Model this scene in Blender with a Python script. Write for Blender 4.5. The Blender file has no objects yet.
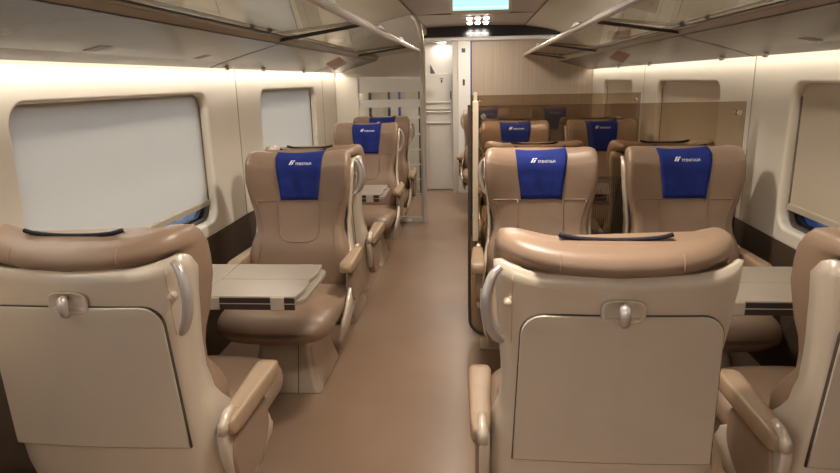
import bpy, bmesh, math, random
from mathutils import Vector, Matrix
random.seed(7)
PI = math.pi
scene = bpy.context.scene
COL = scene.collection

# ------------------------------------------------------------------ materials
def lin(c):
    c = c / 255.0
    return c / 12.92 if c <= 0.04045 else ((c + 0.055) / 1.055) ** 2.4

def rgb(r, g, b):
    return (lin(r), lin(g), lin(b), 1.0)

def mat(name, col, rough=0.5, metal=0.0, vary=0.0, vscale=6.0, bump=0.0, bscale=200.0, coat=0.0, spec=0.5, stretch=None):
    m = bpy.data.materials.new(name)
    m.use_nodes = True
    nt = m.node_tree
    b = nt.nodes['Principled BSDF']
    b.inputs['Base Color'].default_value = col
    b.inputs['Roughness'].default_value = rough
    b.inputs['Metallic'].default_value = metal
    b.inputs['Specular IOR Level'].default_value = spec
    if coat:
        b.inputs['Coat Weight'].default_value = coat
        b.inputs['Coat Roughness'].default_value = 0.08
    tc = nt.nodes.new('ShaderNodeTexCoord')
    src = tc.outputs['Object']
    if stretch:
        mp = nt.nodes.new('ShaderNodeMapping')
        mp.inputs['Scale'].default_value = stretch
        nt.links.new(src, mp.inputs['Vector'])
        src = mp.outputs['Vector']
    if vary:
        n = nt.nodes.new('ShaderNodeTexNoise')
        n.inputs['Scale'].default_value = vscale
        n.inputs['Detail'].default_value = 4
        nt.links.new(src, n.inputs['Vector'])
        r = nt.nodes.new('ShaderNodeValToRGB')
        r.color_ramp.elements[0].position = 0.3
        r.color_ramp.elements[1].position = 0.7
        r.color_ramp.elements[0].color = tuple(c * (1 - vary) for c in col[:3]) + (1,)
        r.color_ramp.elements[1].color = tuple(min(1, c * (1 + vary)) for c in col[:3]) + (1,)
        nt.links.new(n.outputs['Fac'], r.inputs['Fac'])
        nt.links.new(r.outputs['Color'], b.inputs['Base Color'])
    if bump:
        n2 = nt.nodes.new('ShaderNodeTexNoise')
        n2.inputs['Scale'].default_value = bscale
        n2.inputs['Detail'].default_value = 3
        nt.links.new(src, n2.inputs['Vector'])
        bp = nt.nodes.new('ShaderNodeBump')
        bp.inputs['Strength'].default_value = bump
        bp.inputs['Distance'].default_value = 0.004
        nt.links.new(n2.outputs['Fac'], bp.inputs['Height'])
        nt.links.new(bp.outputs['Normal'], b.inputs['Normal'])
    return m

def emit(name, col, strength):
    m = bpy.data.materials.new(name)
    m.use_nodes = True
    nt = m.node_tree
    nt.nodes.remove(nt.nodes['Principled BSDF'])
    e = nt.nodes.new('ShaderNodeEmission')
    e.inputs['Color'].default_value = col
    e.inputs['Strength'].default_value = strength
    nt.links.new(e.outputs[0], nt.nodes['Material Output'].inputs['Surface'])
    return m

def glass(name, tint, gloss=0.06, haze=0.0, hazecol=(0.8, 0.8, 0.8, 1), rough=0.02):
    """thin pane: tinted transmission, mirror reflection by angle, optional milky film"""
    m = bpy.data.materials.new(name)
    m.use_nodes = True
    nt = m.node_tree
    nt.nodes.remove(nt.nodes['Principled BSDF'])
    t = nt.nodes.new('ShaderNodeBsdfTransparent')
    t.inputs['Color'].default_value = tint
    g = nt.nodes.new('ShaderNodeBsdfGlossy')
    g.inputs['Roughness'].default_value = rough
    lw = nt.nodes.new('ShaderNodeLayerWeight')
    lw.inputs['Blend'].default_value = 0.25
    mu = nt.nodes.new('ShaderNodeMath')
    mu.operation = 'MULTIPLY_ADD'
    mu.inputs[1].default_value = 0.6
    mu.inputs[2].default_value = gloss
    nt.links.new(lw.outputs['Fresnel'], mu.inputs[0])
    mx = nt.nodes.new('ShaderNodeMixShader')
    nt.links.new(mu.outputs[0], mx.inputs[0])
    last = t
    if haze:
        d = nt.nodes.new('ShaderNodeBsdfDiffuse')
        d.inputs['Color'].default_value = hazecol
        mh = nt.nodes.new('ShaderNodeMixShader')
        mh.name = 'HazeMix'
        mh.inputs[0].default_value = haze
        nt.links.new(t.outputs[0], mh.inputs[1])
        nt.links.new(d.outputs[0], mh.inputs[2])
        last = mh
    nt.links.new(last.outputs[0], mx.inputs[1])
    nt.links.new(g.outputs[0], mx.inputs[2])
    nt.links.new(mx.outputs[0], nt.nodes['Material Output'].inputs['Surface'])
    return m

M = {}
M['leather'] = mat('brown leather', rgb(141, 116, 95), 0.40, vary=0.10, vscale=5, bump=0.12, bscale=260)
M['shell'] = mat('champagne shell', rgb(206, 191, 170), 0.33, 0.25, vary=0.03, vscale=9)
M['flap'] = mat('champagne flap', rgb(200, 187, 168), 0.36, 0.25, vary=0.03, vscale=7)
M['seamdark'] = mat('dark seam', rgb(70, 58, 46), 0.7)
M['stitch'] = mat('pale stitching', rgb(160, 132, 106), 0.7)
M['padleather'] = mat('tan arm pad', rgb(160, 134, 106), 0.42, vary=0.06, vscale=12, bump=0.1, bscale=300)
M['metal'] = mat('satin metal', rgb(206, 196, 182), 0.3, 0.5)
M['pedestal'] = mat('champagne metal pedestal', rgb(198, 182, 160), 0.28, 0.45, vary=0.06, vscale=8)
M['chrome'] = mat('chrome', rgb(225, 220, 212), 0.14, 1.0)
M['handle'] = mat('grey handle', rgb(188, 178, 170), 0.3, 0.5)
M['cloth'] = mat('blue headrest cloth', rgb(32, 46, 118), 0.8, vary=0.18, vscale=14, bump=0.25, bscale=60, spec=0.2)
M['hem'] = mat('dark navy hem', rgb(22, 22, 38), 0.8)
M['white'] = mat('white print', rgb(236, 236, 242), 0.7)
M['floor'] = mat('brown vinyl floor', rgb(138, 112, 91), 0.28, vary=0.10, vscale=2.2, bump=0.06, bscale=140)
M['wall'] = mat('cream wall panel', rgb(234, 224, 206), 0.42, vary=0.02, vscale=3)
M['seam'] = mat('wall seam', rgb(176, 160, 136), 0.6)
M['dado'] = mat('dark brown dado', rgb(84, 68, 54), 0.5, vary=0.06, vscale=8)
M['ceil'] = mat('taupe ceiling', rgb(158, 142, 128), 0.5, vary=0.03, vscale=3)
M['cove'] = mat('cream cove', rgb(190, 178, 160), 0.5, vary=0.03, vscale=3)
M['gasket'] = mat('grey brown window gasket', rgb(104, 92, 78), 0.6)
M['blind'] = mat('white roller blind', rgb(230, 226, 214), 0.55, vary=0.015, vscale=3)
M['blindb'] = mat('beige roller blind', rgb(216, 202, 178), 0.6, vary=0.015, vscale=3)
def translucent(m, w, col):
    nt = m.node_tree
    b = nt.nodes['Principled BSDF']
    tr = nt.nodes.new('ShaderNodeBsdfTranslucent'); tr.inputs['Color'].default_value = col
    mx = nt.nodes.new('ShaderNodeMixShader'); mx.inputs[0].default_value = w
    nt.links.new(b.outputs[0], mx.inputs[1]); nt.links.new(tr.outputs[0], mx.inputs[2])
    nt.links.new(mx.outputs[0], nt.nodes['Material Output'].inputs['Surface'])
translucent(M['blind'], 0.5, rgb(250, 242, 228)); translucent(M['blindb'], 0.12, rgb(236, 222, 200))
M['blindbar'] = mat('beige blind bar', rgb(196, 184, 162), 0.4)
M['rackpanel'] = mat('glossy taupe rack panel', rgb(98, 89, 79), 0.24, 0.0, vary=0.04, vscale=2, spec=0.3)
M['rackfront'] = mat('taupe rack front strip', rgb(160, 147, 130), 0.22, vary=0.03, vscale=2)
M['rackdark'] = mat('dark rack joint', rgb(58, 48, 40), 0.5)
M['lip'] = mat('brushed aluminium lip', rgb(214, 206, 196), 0.25, 0.75)
M['bumper'] = mat('pale bumper', rgb(196, 182, 164), 0.4)
M['shelfglass'] = glass('clear shelf glass', (0.86, 0.84, 0.78, 1), 0.10)
M['smoke'] = glass('smoked brown glass', (0.73, 0.66, 0.57, 1), 0.04)
M['pane'] = glass('window pane', (0.55, 0.62, 0.75, 1), 0.10)
M['clear'] = glass('clear partition glass', (0.93, 0.93, 0.91, 1), 0.05)
M['frost'] = glass('frosted film', (0.9, 0.9, 0.88, 1), 0.03, haze=0.66, hazecol=(0.88, 0.85, 0.80, 1))
M['post'] = mat('pale aluminium post', rgb(206, 200, 190), 0.35, 0.35)
M['creampost'] = mat('cream aluminium post', rgb(214, 198, 172), 0.4, 0.2)
M['rubber'] = mat('dark rubber edge', rgb(72, 58, 48), 0.5)
M['partgrey'] = mat('grey partition panel', rgb(214, 208, 200), 0.5, vary=0.03, vscale=3)
M['endgrey'] = mat('pale grey end panel', rgb(200, 192, 180), 0.4, vary=0.03, vscale=2)
M['endwhite'] = mat('white column', rgb(226, 222, 216), 0.4)
M['blue'] = mat('blue trim', rgb(52, 62, 130), 0.5)
M['archdark'] = mat('dark glossy arch', rgb(38, 36, 42), 0.12, coat=0.4)
M['black'] = mat('black plastic', rgb(26, 24, 24), 0.4)
M['darkgrey'] = mat('dark grey sign', rgb(70, 68, 68), 0.5)
M['red'] = mat('red sticker', rgb(150, 40, 38), 0.4)
M['midgrey'] = mat('mid grey', rgb(112, 102, 92), 0.4)
M['tabletop'] = mat('greige tabletop', rgb(168, 155, 139), 0.3, 0.15, vary=0.03, vscale=8)
M['tabledge'] = mat('dark table edge', rgb(52, 42, 36), 0.4)
M['led'] = emit('warm led', (1.0, 0.90, 0.76, 1), 9)
M['spot'] = emit('spot bulb', (1.0, 0.95, 0.88, 1), 22)
M['blindhem'] = mat('dark blind edge', rgb(120, 108, 92), 0.5)
M['outside'] = emit('daylight outside', (0.30, 0.44, 0.80, 1), 0.55)

def wood_material():
    m = mat('striped wood veneer', rgb(166, 144, 122), 0.45)
    nt = m.node_tree
    b = nt.nodes['Principled BSDF']
    tc = nt.nodes.new('ShaderNodeTexCoord')
    mp = nt.nodes.new('ShaderNodeMapping')
    mp.inputs['Scale'].default_value = (26, 1, 0.5)
    n = nt.nodes.new('ShaderNodeTexNoise')
    n.inputs['Scale'].default_value = 1.6
    n.inputs['Detail'].default_value = 5
    r = nt.nodes.new('ShaderNodeValToRGB')
    r.color_ramp.elements[0].position = 0.35
    r.color_ramp.elements[1].position = 0.65
    r.color_ramp.elements[0].color = rgb(166, 148, 130)
    r.color_ramp.elements[1].color = rgb(176, 158, 140)
    nt.links.new(tc.outputs['Object'], mp.inputs['Vector'])
    nt.links.new(mp.outputs[0], n.inputs['Vector'])
    nt.links.new(n.outputs['Fac'], r.inputs['Fac'])
    nt.links.new(r.outputs[0], b.inputs['Base Color'])
    return m
M['wood'] = wood_material()

def dotted_glass():
    """smoked pane whose lower part carries a dark print with small clear dots"""
    m = glass('smoked glass with dotted print', (0.73, 0.66, 0.57, 1), 0.04, haze=0.5, hazecol=(0.06, 0.045, 0.035, 1))
    nt = m.node_tree
    mh = nt.nodes['HazeMix']
    tc = nt.nodes.new('ShaderNodeTexCoord')
    sx = nt.nodes.new('ShaderNodeSeparateXYZ')
    nt.links.new(tc.outputs['Object'], sx.inputs[0])
    def math_node(op, a, b=None):
        n = nt.nodes.new('ShaderNodeMath')
        n.operation = op
        for i, v in enumerate((a, b)):
            if v is None: continue
            if isinstance(v, (int, float)): n.inputs[i].default_value = v
            else: nt.links.new(v, n.inputs[i])
        return n.outputs[0]
    k = 2 * PI / 0.022
    a = math_node('SINE', math_node('MULTIPLY', math_node('ADD', sx.outputs['X'], sx.outputs['Z']), k))
    c = math_node('SINE', math_node('MULTIPLY', math_node('SUBTRACT', sx.outputs['X'], sx.outputs['Z']), k))
    dots = math_node('LESS_THAN', math_node('MULTIPLY', a, c), 0.30)
    low = math_node('MULTIPLY', math_node('LESS_THAN', sx.outputs['Z'], 0.93), math_node('GREATER_THAN', sx.outputs['X'], 0.45))
    nt.links.new(math_node('MULTIPLY', math_node('MULTIPLY', dots, low), 0.42), mh.inputs[0])
    return m
M['dotglass'] = dotted_glass()

def screen_material():
    m = emit('lit monitor picture', (0.65, 0.97, 1.0, 1), 1.25)
    nt = m.node_tree
    e = [n for n in nt.nodes if n.type == 'EMISSION'][0]
    tc = nt.nodes.new('ShaderNodeTexCoord')
    sx = nt.nodes.new('ShaderNodeSeparateXYZ')
    r = nt.nodes.new('ShaderNodeValToRGB')
    r.color_ramp.elements[0].position = 0.0
    r.color_ramp.elements[0].color = (0.36, 0.80, 0.84, 1)
    r.color_ramp.elements[1].position = 0.12
    r.color_ramp.elements[1].color = (0.50, 0.95, 0.98, 1)
    e3 = r.color_ramp.elements.new(0.115); e3.color = (0.80, 1.0, 1.0, 1)
    nt.links.new(tc.outputs['Generated'], sx.inputs[0])
    nt.links.new(sx.outputs['Z'], r.inputs[0])
    nt.links.new(r.outputs[0], e.inputs['Color'])
    return m
M['screen'] = screen_material()

# ------------------------------------------------------------------ mesh helpers
def smooth(me, on=True):
    for p in me.polygons: p.use_smooth = on

def mesh_of(bm, name, sm=False):
    bmesh.ops.recalc_face_normals(bm, faces=bm.faces)
    me = bpy.data.meshes.new(name)
    bm.to_mesh(me); bm.free()
    if sm: smooth(me)
    return me

def add_box(bm, x0, x1, y0, y1, z0, z1):
    v = [bm.verts.new(p) for p in ((x0,y0,z0),(x1,y0,z0),(x1,y1,z0),(x0,y1,z0),(x0,y0,z1),(x1,y0,z1),(x1,y1,z1),(x0,y1,z1))]
    for f in ((0,1,2,3),(4,5,6,7),(0,1,5,4),(1,2,6,5),(2,3,7,6),(3,0,4,7)):
        bm.faces.new([v[i] for i in f])

def box(*a, bevel=0.0, seg=2):
    bm = bmesh.new(); add_box(bm, *a)
    if bevel:
        bmesh.ops.bevel(bm, geom=bm.edges[:], offset=bevel, segments=seg, profile=0.7, affect='EDGES')
    return bm

def add_loft(bm, rings, cap=True, closed=True):
    vs = [[bm.verts.new(p) for p in r] for r in rings]
    n = len(rings[0])
    for a, b in zip(vs, vs[1:]):
        for i in range(n if closed else n - 1):
            bm.faces.new((a[i], a[(i+1) % n], b[(i+1) % n], b[i]))
    if cap and closed:
        bm.faces.new(vs[0]); bm.faces.new(vs[-1])
    return vs

def add_tube(bm, pts, rad, n=10, flat=1.0, flat_axis=None):
    """round tube along points; rad may be a list"""
    pts = [Vector(p) for p in pts]
    rads = rad if isinstance(rad, (list, tuple)) else [rad] * len(pts)
    rings = []
    up = Vector((0, 0, 1))
    t0 = (pts[1] - pts[0]).normalized()
    u = t0.cross(up)
    if u.length < 1e-3: u = t0.cross(Vector((0, 1, 0)))
    u.normalize()
    for i, p in enumerate(pts):
        t = (pts[min(i+1, len(pts)-1)] - pts[max(i-1, 0)]).normalized()
        u = (u - t * u.dot(t)).normalized()
        w = t.cross(u)
        ring = []
        for k in range(n):
            a = 2 * PI * k / n
            d = u * math.cos(a) + w * math.sin(a)
            if flat_axis is not None:
                fa = Vector(flat_axis)
                d = d - fa * d.dot(fa) * (1 - flat)
            ring.append(p + d * rads[i])
        rings.append(ring)
    add_loft(bm, rings)

def tube(pts, rad, n=10, **k):
    bm = bmesh.new(); add_tube(bm, pts, rad, n, **k); return bm

def add_lathe(bm, prof, n=16, axis='z', at=(0, 0, 0)):
    rings = []
    for r, h in prof:
        ring = []
        for k in range(n):
            a = 2 * PI * k / n
            p = (r * math.cos(a), r * math.sin(a), h)
            if axis == 'y': p = (p[0], p[2], p[1])
            if axis == 'x': p = (p[2], p[0], p[1])
            ring.append((p[0]+at[0], p[1]+at[1], p[2]+at[2]))
        rings.append(ring)
    add_loft(bm, rings)

def catmull(pts, n=6):
    P = [Vector(p) for p in pts]
    out = []
    for i in range(len(P) - 1):
        p0, p1, p2, p3 = P[max(i-1, 0)], P[i], P[i+1], P[min(i+2, len(P)-1)]
        for k in range(n):
            t = k / n
            out.append(0.5 * ((2*p1) + (p2-p0)*t + (2*p0-5*p1+4*p2-p3)*t*t + (3*p1-p0-3*p2+p3)*t**3))
    out.append(P[-1])
    return out

def rrect(x0, x1, y0, y1, r, seg=6, corners=(1, 1, 1, 1)):
    """rounded rectangle, ccw from lower left; corners ll, lr, ur, ul"""
    out = []
    for (cx, cy, a0, on, px, py) in ((x0+r, y0+r, PI, corners[0], x0, y0), (x1-r, y0+r, 1.5*PI, corners[1], x1, y0),
                                     (x1-r, y1-r, 0, corners[2], x1, y1), (x0+r, y1-r, 0.5*PI, corners[3], x0, y1)):
        if on:
            for k in range(seg + 1):
                a = a0 + 0.5 * PI * k / seg
                out.append((cx + r * math.cos(a), cy + r * math.sin(a)))
        else:
            out.append((px, py))
    return out

def plate_mesh(name, outer, holes=(), depth=0.01, bevel=0.0, matrix=None, bseg=2):
    """flat plate from a 2D outline with holes, thickness 2*depth, rounded edges"""
    cu = bpy.data.curves.new(name, 'CURVE')
    cu.dimensions = '2D'; cu.fill_mode = 'BOTH'
    cu.extrude = depth; cu.bevel_depth = bevel; cu.bevel_resolution = bseg
    if bevel: cu.offset = -bevel
    for poly in [outer] + list(holes):
        s = cu.splines.new('POLY')
        s.points.add(len(poly) - 1)
        for p, q in zip(s.points, poly): p.co = (q[0], q[1], 0, 1)
        s.use_cyclic_u = True
    ob = bpy.data.objects.new(name, cu)
    COL.objects.link(ob)
    dg = bpy.context.evaluated_depsgraph_get()
    me = bpy.data.meshes.new_from_object(ob.evaluated_get(dg))
    bpy.data.objects.remove(ob); bpy.data.curves.remove(cu)
    if matrix: me.transform(matrix)
    me.name = name
    return me

def text_mesh(name, body, size, shear=0.0, bold=0.0, align='LEFT'):
    cu = bpy.data.curves.new(name, 'FONT')
    cu.body = body; cu.size = size; cu.shear = shear; cu.offset = bold; cu.align_x = align; cu.extrude = 0.0004
    ob = bpy.data.objects.new(name, cu); COL.objects.link(ob)
    dg = bpy.context.evaluated_depsgraph_get()
    me = bpy.data.meshes.new_from_object(ob.evaluated_get(dg))
    bpy.data.objects.remove(ob); bpy.data.curves.remove(cu)
    return me

def XZ(y=0.0):      # maps plate (u, v, n) to (x=u, z=v), facing -y
    return Matrix(((1,0,0,0),(0,0,-1,y),(0,1,0,0),(0,0,0,1)))
def YZ(x=0.0):      # maps plate (u, v, n) to (y=u, z=v)
    return Matrix(((0,0,1,x),(1,0,0,0),(0,1,0,0),(0,0,0,1)))

def obj(name, data, m, parent=None, loc=None, rot=None, label=None, sub=0, solid=None, bevel=None, auto=None):
    if isinstance(data, bmesh.types.BMesh): data = mesh_of(data, name)
    o = bpy.data.objects.new(name, data)
    COL.objects.link(o)
    if m and not data.materials: data.materials.append(m)
    if parent: o.parent = parent
    if loc: o.location = loc
    if rot: o.rotation_euler = rot
    if label: o['label'] = label
    if solid:
        s = o.modifiers.new('Solidify', 'SOLIDIFY'); s.thickness = solid[0]; s.offset = solid[1]
    if bevel:
        b = o.modifiers.new('Bevel', 'BEVEL'); b.width = bevel; b.segments = 2; b.limit_method = 'ANGLE'
    if sub:
        s = o.modifiers.new('Subdivision', 'SUBSURF'); s.levels = sub; s.render_levels = sub
    return o

def thing(name, label, cat, loc=(0,0,0), rotz=0.0, group=None):
    o = bpy.data.objects.new(name, None)
    o.empty_display_size = 0.1
    COL.objects.link(o)
    o.location = loc; o.rotation_euler = (0, 0, rotz)
    o['label'] = label; o['category'] = cat
    if group: o['group'] = group
    return o

def tag(o, label, cat, group=None):
    o['label'] = label; o['category'] = cat
    if group: o['group'] = group
    return o

def struct(name, data, m, parent=None, **k):
    o = obj(name, data, m, parent, **k)
    if not parent: o['kind'] = 'structure'
    return o

# ------------------------------------------------------------------ dimensions of the carriage
XL, XR = -1.40, 1.45
YN, YE = -1.6, 8.16          # end behind the viewer, far end wall
ZR = 1.535                   # rack lower edge on the window wall
ZC = 2.07                    # ceiling

# ------------------------------------------------------------------ floor, ceiling, walls
struct('floor', box(XL-0.1, XR+0.1, YN, YE+0.6, -0.06, 0.0), M['floor'])

def profile_strip(pts, y0, y1, th):
    """longitudinal sheet along Y from an XZ profile, given thickness outward (up)"""
    bm = bmesh.new()
    a = [bm.verts.new((x, y0, z)) for x, z in pts]
    b = [bm.verts.new((x, y1, z)) for x, z in pts]
    for i in range(len(pts) - 1):
        bm.faces.new((a[i], a[i+1], b[i+1], b[i]))
    bmesh.ops.recalc_face_normals(bm, faces=bm.faces)
    return bm

# central ceiling, a shallow arch
cp = [(-0.60 + 1.2 * i / 12, ZC + 0.012 * math.sin(PI * i / 12)) for i in range(13)]
ring_top = [(x, z + 0.05) for x, z in reversed(cp)]
bm = bmesh.new()
add_loft(bm, [[(x, y, z) for x, z in cp + ring_top] for y in (YN, YE)])
struct('ceiling', bm, M['ceil'])
for n_, sgn in (('left', -1), ('right', 1)):
    pts = [(-0.60, ZC - 0.004), (-0.80, 2.035), (-1.00, 1.985), (-1.18, 1.90), (-1.31, 1.79), (-1.38, 1.68), (-1.40, 1.60)]
    pts = [(p.x, p.z) for p in catmull([(x, 0, z) for x, z in pts], 4)]
    if sgn > 0: pts = [(0.60 + (-0.60 - x) * (0.85 / 0.80), z) for x, z in pts]
    out = [(x + 0.05 * sgn, z + 0.05) for x, z in reversed(pts)]
    bm = bmesh.new()
    add_loft(bm, [[(x, y, z) for x, z in pts + out] for y in (YN, YE)])
    struct('trim_1' if sgn < 0 else 'trim_2', bm, M['cove'])
# ceiling joints
bm = bmesh.new()
for x in (-0.60, 0.60): add_box(bm, x - 0.005, x + 0.005, YN, YE - 0.005, ZC - 0.006, ZC + 0.004)
add_box(bm, -0.6, 0.6, 6.58, 6.59, ZC - 0.001, ZC + 0.010)
struct('trim_3', bm, M['rackdark'])

WINL = [(-0.50, 0.95), (1.82, 3.27), (4.12, 5.58)]
WINR = [(-0.60, 0.85), (1.65, 3.10), (3.98, 5.32), (6.14, 7.48)]
ZW0, ZW1 = 0.735, 1.400
LAB_B = {
 ('L', 0): None,
}
wn = 0
def side_wall(side, wins, x, sgn):
    """sgn: direction from the cabin outwards"""
    global wn
    holes = [rrect(a, b, ZW0, ZW1, 0.075, 6)[::-1] for a, b in wins]
    outer = [(YN, 0.66), (YE + 0.3, 0.66), (YE + 0.3, 2.1), (YN, 2.1)]
    me = plate_mesh('wall', outer, holes, 0.018, 0.014, YZ(x + sgn * 0.032), 3)
    struct('wall_' + side, me, M['wall'])
    bm = bmesh.new(); add_box(bm, *sorted((x + sgn*0.004, x + sgn*0.05)), YN, YE + 0.3, 0.0, 0.665)
    bmesh.ops.bevel(bm, geom=[e for e in bm.edges if abs(e.verts[0].co.z - e.verts[1].co.z) < 1e-6 and e.verts[0].co.z > 0.5], offset=0.006, segments=2, affect='EDGES')
    struct('baseboard_' + side, bm, M['dado'])
    # vertical panel joints
    bm = bmesh.new()
    for y in ((1.38, 3.70, 5.86) if side == 'left' else (1.26, 3.52, 5.72)):
        add_box(bm, *sorted((x - sgn*0.0015, x + sgn*0.01)), y - 0.005, y + 0.005, 0.67, 1.60)
    struct('trim_4' if side == 'left' else 'trim_5', bm, M['seam'])
    for i, (a, b) in enumerate(wins):
        wn += 1
        ring = plate_mesh('window', rrect(a - 0.004, b + 0.004, ZW0 - 0.004, ZW1 + 0.004, 0.079, 6),
                          [rrect(a + 0.014, b - 0.014, ZW0 + 0.014, ZW1 - 0.014, 0.062, 6)[::-1]], 0.010, 0.0, YZ(x + sgn * 0.058))
        w = struct('window_%d' % wn, ring, M['gasket'])
        obj('pane', box(*sorted((x + sgn*0.105, x + sgn*0.110)), a - 0.05, b + 0.05, ZW0 - 0.05, ZW1 + 0.05), M['pane'], w)
        fr = plate_mesh('outer_frame', rrect(a - 0.10, b + 0.10, ZW0 - 0.10, ZW1 + 0.10, 0.09, 6),
                        [rrect(a + 0.035, b - 0.035, ZW0 + 0.022, ZW1 - 0.02, 0.07, 6)[::-1]], 0.012, 0.0, YZ(x + sgn * 0.088))
        obj('outer_frame', fr, M['black'], w)
        if i == 0: continue
        lab = {('left', 1): 'large white roller blind over the nearest left window',
               ('left', 2): 'narrower white roller blind over the farther left window, behind the left blue headrest',
               ('right', 1): 'beige roller blind at the right edge of the photo, over the nearest right window',
               ('right', 2): 'beige roller blind behind the smoked glass screen, over the middle right window',
               ('right', 3): 'small distant beige roller blind over the farthest right window'}[(side, i)]
        bl = obj('roller_blind', box(*sorted((x + sgn*0.046, x + sgn*0.050)), a + 0.004, b - 0.004, 0.835, ZW1 - 0.002), M['blind'] if side == 'left' else M['blindb'])
        tag(bl, lab, 'blind', 'roller blinds on the windows')
        obj('bottom_bar', box(*sorted((x + sgn*0.036, x + sgn*0.056)), a + 0.004, b - 0.004, 0.812, 0.842, bevel=0.006), M['blindbar'], bl)
        obj('side_channel', box(*sorted((x + sgn*0.042, x + sgn*0.056)), b - 0.012, b - 0.002, 0.80, ZW1 - 0.06), M['blindhem'], bl)
        obj('side_channel', box(*sorted((x + sgn*0.042, x + sgn*0.056)), a + 0.002, a + 0.012, 0.80, ZW1 - 0.06), M['blindhem'], bl)
side_wall('left', WINL, XL, -1)
side_wall('right', WINR, XR, 1)
# world outside, seen only through the slots under the blinds
wd = bpy.data.worlds.new('World'); scene.world = wd
wd.use_nodes = True
wn_ = wd.node_tree
bgn = wn_.nodes['Background']
bgn.inputs['Strength'].default_value = 1.0
tcw = wn_.nodes.new('ShaderNodeTexCoord'); sxw = wn_.nodes.new('ShaderNodeSeparateXYZ'); rpw = wn_.nodes.new('ShaderNodeValToRGB')
# pale bright daylight from the left sky, dusky blue elsewhere and a dark trackside below
vt = wn_.nodes.new('ShaderNodeVectorMath'); vt.operation = 'DOT_PRODUCT'
vt.inputs[1].default_value = (-0.75, 0.0, 0.65)
wn_.links.new(tcw.outputs['Generated'], vt.inputs[0]); wn_.links.new(vt.outputs['Value'], rpw.inputs[0])
rpw.color_ramp.elements[0].position = 0.0; rpw.color_ramp.elements[0].color = (0.16, 0.24, 0.48, 1)
rpw.color_ramp.elements[1].position = 0.75; rpw.color_ramp.elements[1].color = (6.0, 5.7, 5.1, 1)
e_ = rpw.color_ramp.elements.new(0.30); e_.color = (1.7, 1.65, 1.6, 1)
wn_.links.new(rpw.outputs[0], bgn.inputs['Color'])

# wall behind the viewer
struct('wall_front', box(XL - 0.05, XR + 0.05, YN - 0.05, YN, 0, 2.2), M['endgrey'])

# ------------------------------------------------------------------ far end wall
struct('wall_back', box(-0.05, XR + 0.05, YE, YE + 0.06, 0, 1.92), M['wood'])
struct('wall_back_upper', box(XL - 0.05, XR + 0.05, YE + 0.005, YE + 0.06, 1.92, 2.2), M['archdark'])
# dark glossy arch panel under the ceiling
arch = [(-0.66, 1.945), (1.06, 1.945)] + [(0.2 + 0.86 * math.cos(a), 1.945 + 0.118 * math.sin(a)) for a in [PI * k / 20 for k in range(1, 20)]]
struct('trim_6', plate_mesh('arch', arch, (), 0.006, 0.0, XZ(YE - 0.012)), M['archdark'])
# sloping panels either side of the arch
bm = bmesh.new(); add_box(bm, 0.98, XR + 0.05, YE - 0.004, YE + 0.004, 1.90, 2.06)
add_box(bm, XL, -0.60, YE - 0.004, YE + 0.004, 1.93, 2.06)
struct('trim_7', bm, M['cove'])
struct('trim_8', tube([(-0.62, YE - 0.03, 1.925), (1.10, YE - 0.03, 1.925)], 0.024, 14), M['endwhite'])
struct('trim_9', box(-0.210, -0.057, YE - 0.03, YE + 0.06, 0, 1.92, bevel=0.008), M['endwhite'])
struct('trim_10', box(-0.057, -0.040, YE - 0.012, YE + 0.05, 0, 1.90), M['blue'])
struct('trim_11', box(-0.280, -0.210, YE + 0.0, YE + 0.06, 0, 1.92, bevel=0.006), M['endgrey'])
# door recess: jamb, door leaf with hand rails, little lit ceiling
YD = YE + 0.24
struct('wall_recess', box(XL, -0.280, YD, YD + 0.04, 0, 2.0), M['endgrey'])
struct('ceiling_recess', box(XL, -0.280, YE + 0.01, YD, 1.905, 1.93), M['endwhite'])
dr = struct('door_1', box(-0.70, -0.300, YD - 0.030, YD - 0.002, 0.02, 1.52, bevel=0.006), M['endgrey'])
for z in (0.90, 1.04, 1.08, 1.16):
    bm = bmesh.new(); add_tube(bm, [(-0.69, YD - 0.055, z), (-0.31, YD - 0.055, z)], 0.008, 8)
    for x in (-0.68, -0.32): add_tube(bm, [(x, YD - 0.055, z), (x, YD - 0.03, z)], 0.006, 6)
    obj('hand_rail', bm, M['post'], dr)
obj('door_pull', box(-0.320, -0.307, YD - 0.05, YD - 0.03, 1.20, 1.30, bevel=0.004), M['black'], dr)
# pictogram on the door: a small figure and an arrow
bm = bmesh.new()
add_box(bm, -0.455, -0.405, YD - 0.034, YD - 0.030, 1.455, 1.463)
add_lathe(bm, [(0.011, -0.001), (0.011, 0.003)], 10, 'y', (-0.43, YD - 0.033, 1.438))
add_box(bm, -0.440, -0.420, YD - 0.034, YD - 0.030, 1.405, 1.43)
obj('pictogram', bm, M['darkgrey'], dr)
dw = tag(obj('wedge_sign', plate_mesh('wedge', [(-0.575, 1.52), (-0.51, 1.52), (-0.575, 1.64)], (), 0.004, 0, XZ(YD - 0.008)), M['darkgrey']),
         'dark grey triangular plate high on the wall above the far door', 'sign')
pl = tag(obj('control_plate', box(-0.165, -0.119, YE - 0.036, YE - 0.028, 1.765, 1.815, bevel=0.002), M['darkgrey']),
         'small dark square plate high on the white column beside the wood wall', 'control plate')
bm = bmesh.new()
add_lathe(bm, [(0.014, -0.002), (0.014, 0.006)], 12, 'y', (-0.140, YE - 0.033, 1.432))
add_box(bm, -0.154, -0.126, YE - 0.035, YE - 0.028, 1.368, 1.432)
tag(obj('info_sticker', bm, M['darkgrey']), 'small dark sticker marks at mid height on the white column', 'sticker')
lp = thing('recess_lamp', 'small bright lamp on the ceiling of the far doorway recess', 'lamp', (-0.42, YE + 0.12, 1.905))
obj('lamp_frame', box(-0.06, 0.06, -0.05, 0.05, -0.008, 0.0, bevel=0.003), M['metal'], lp)
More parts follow.
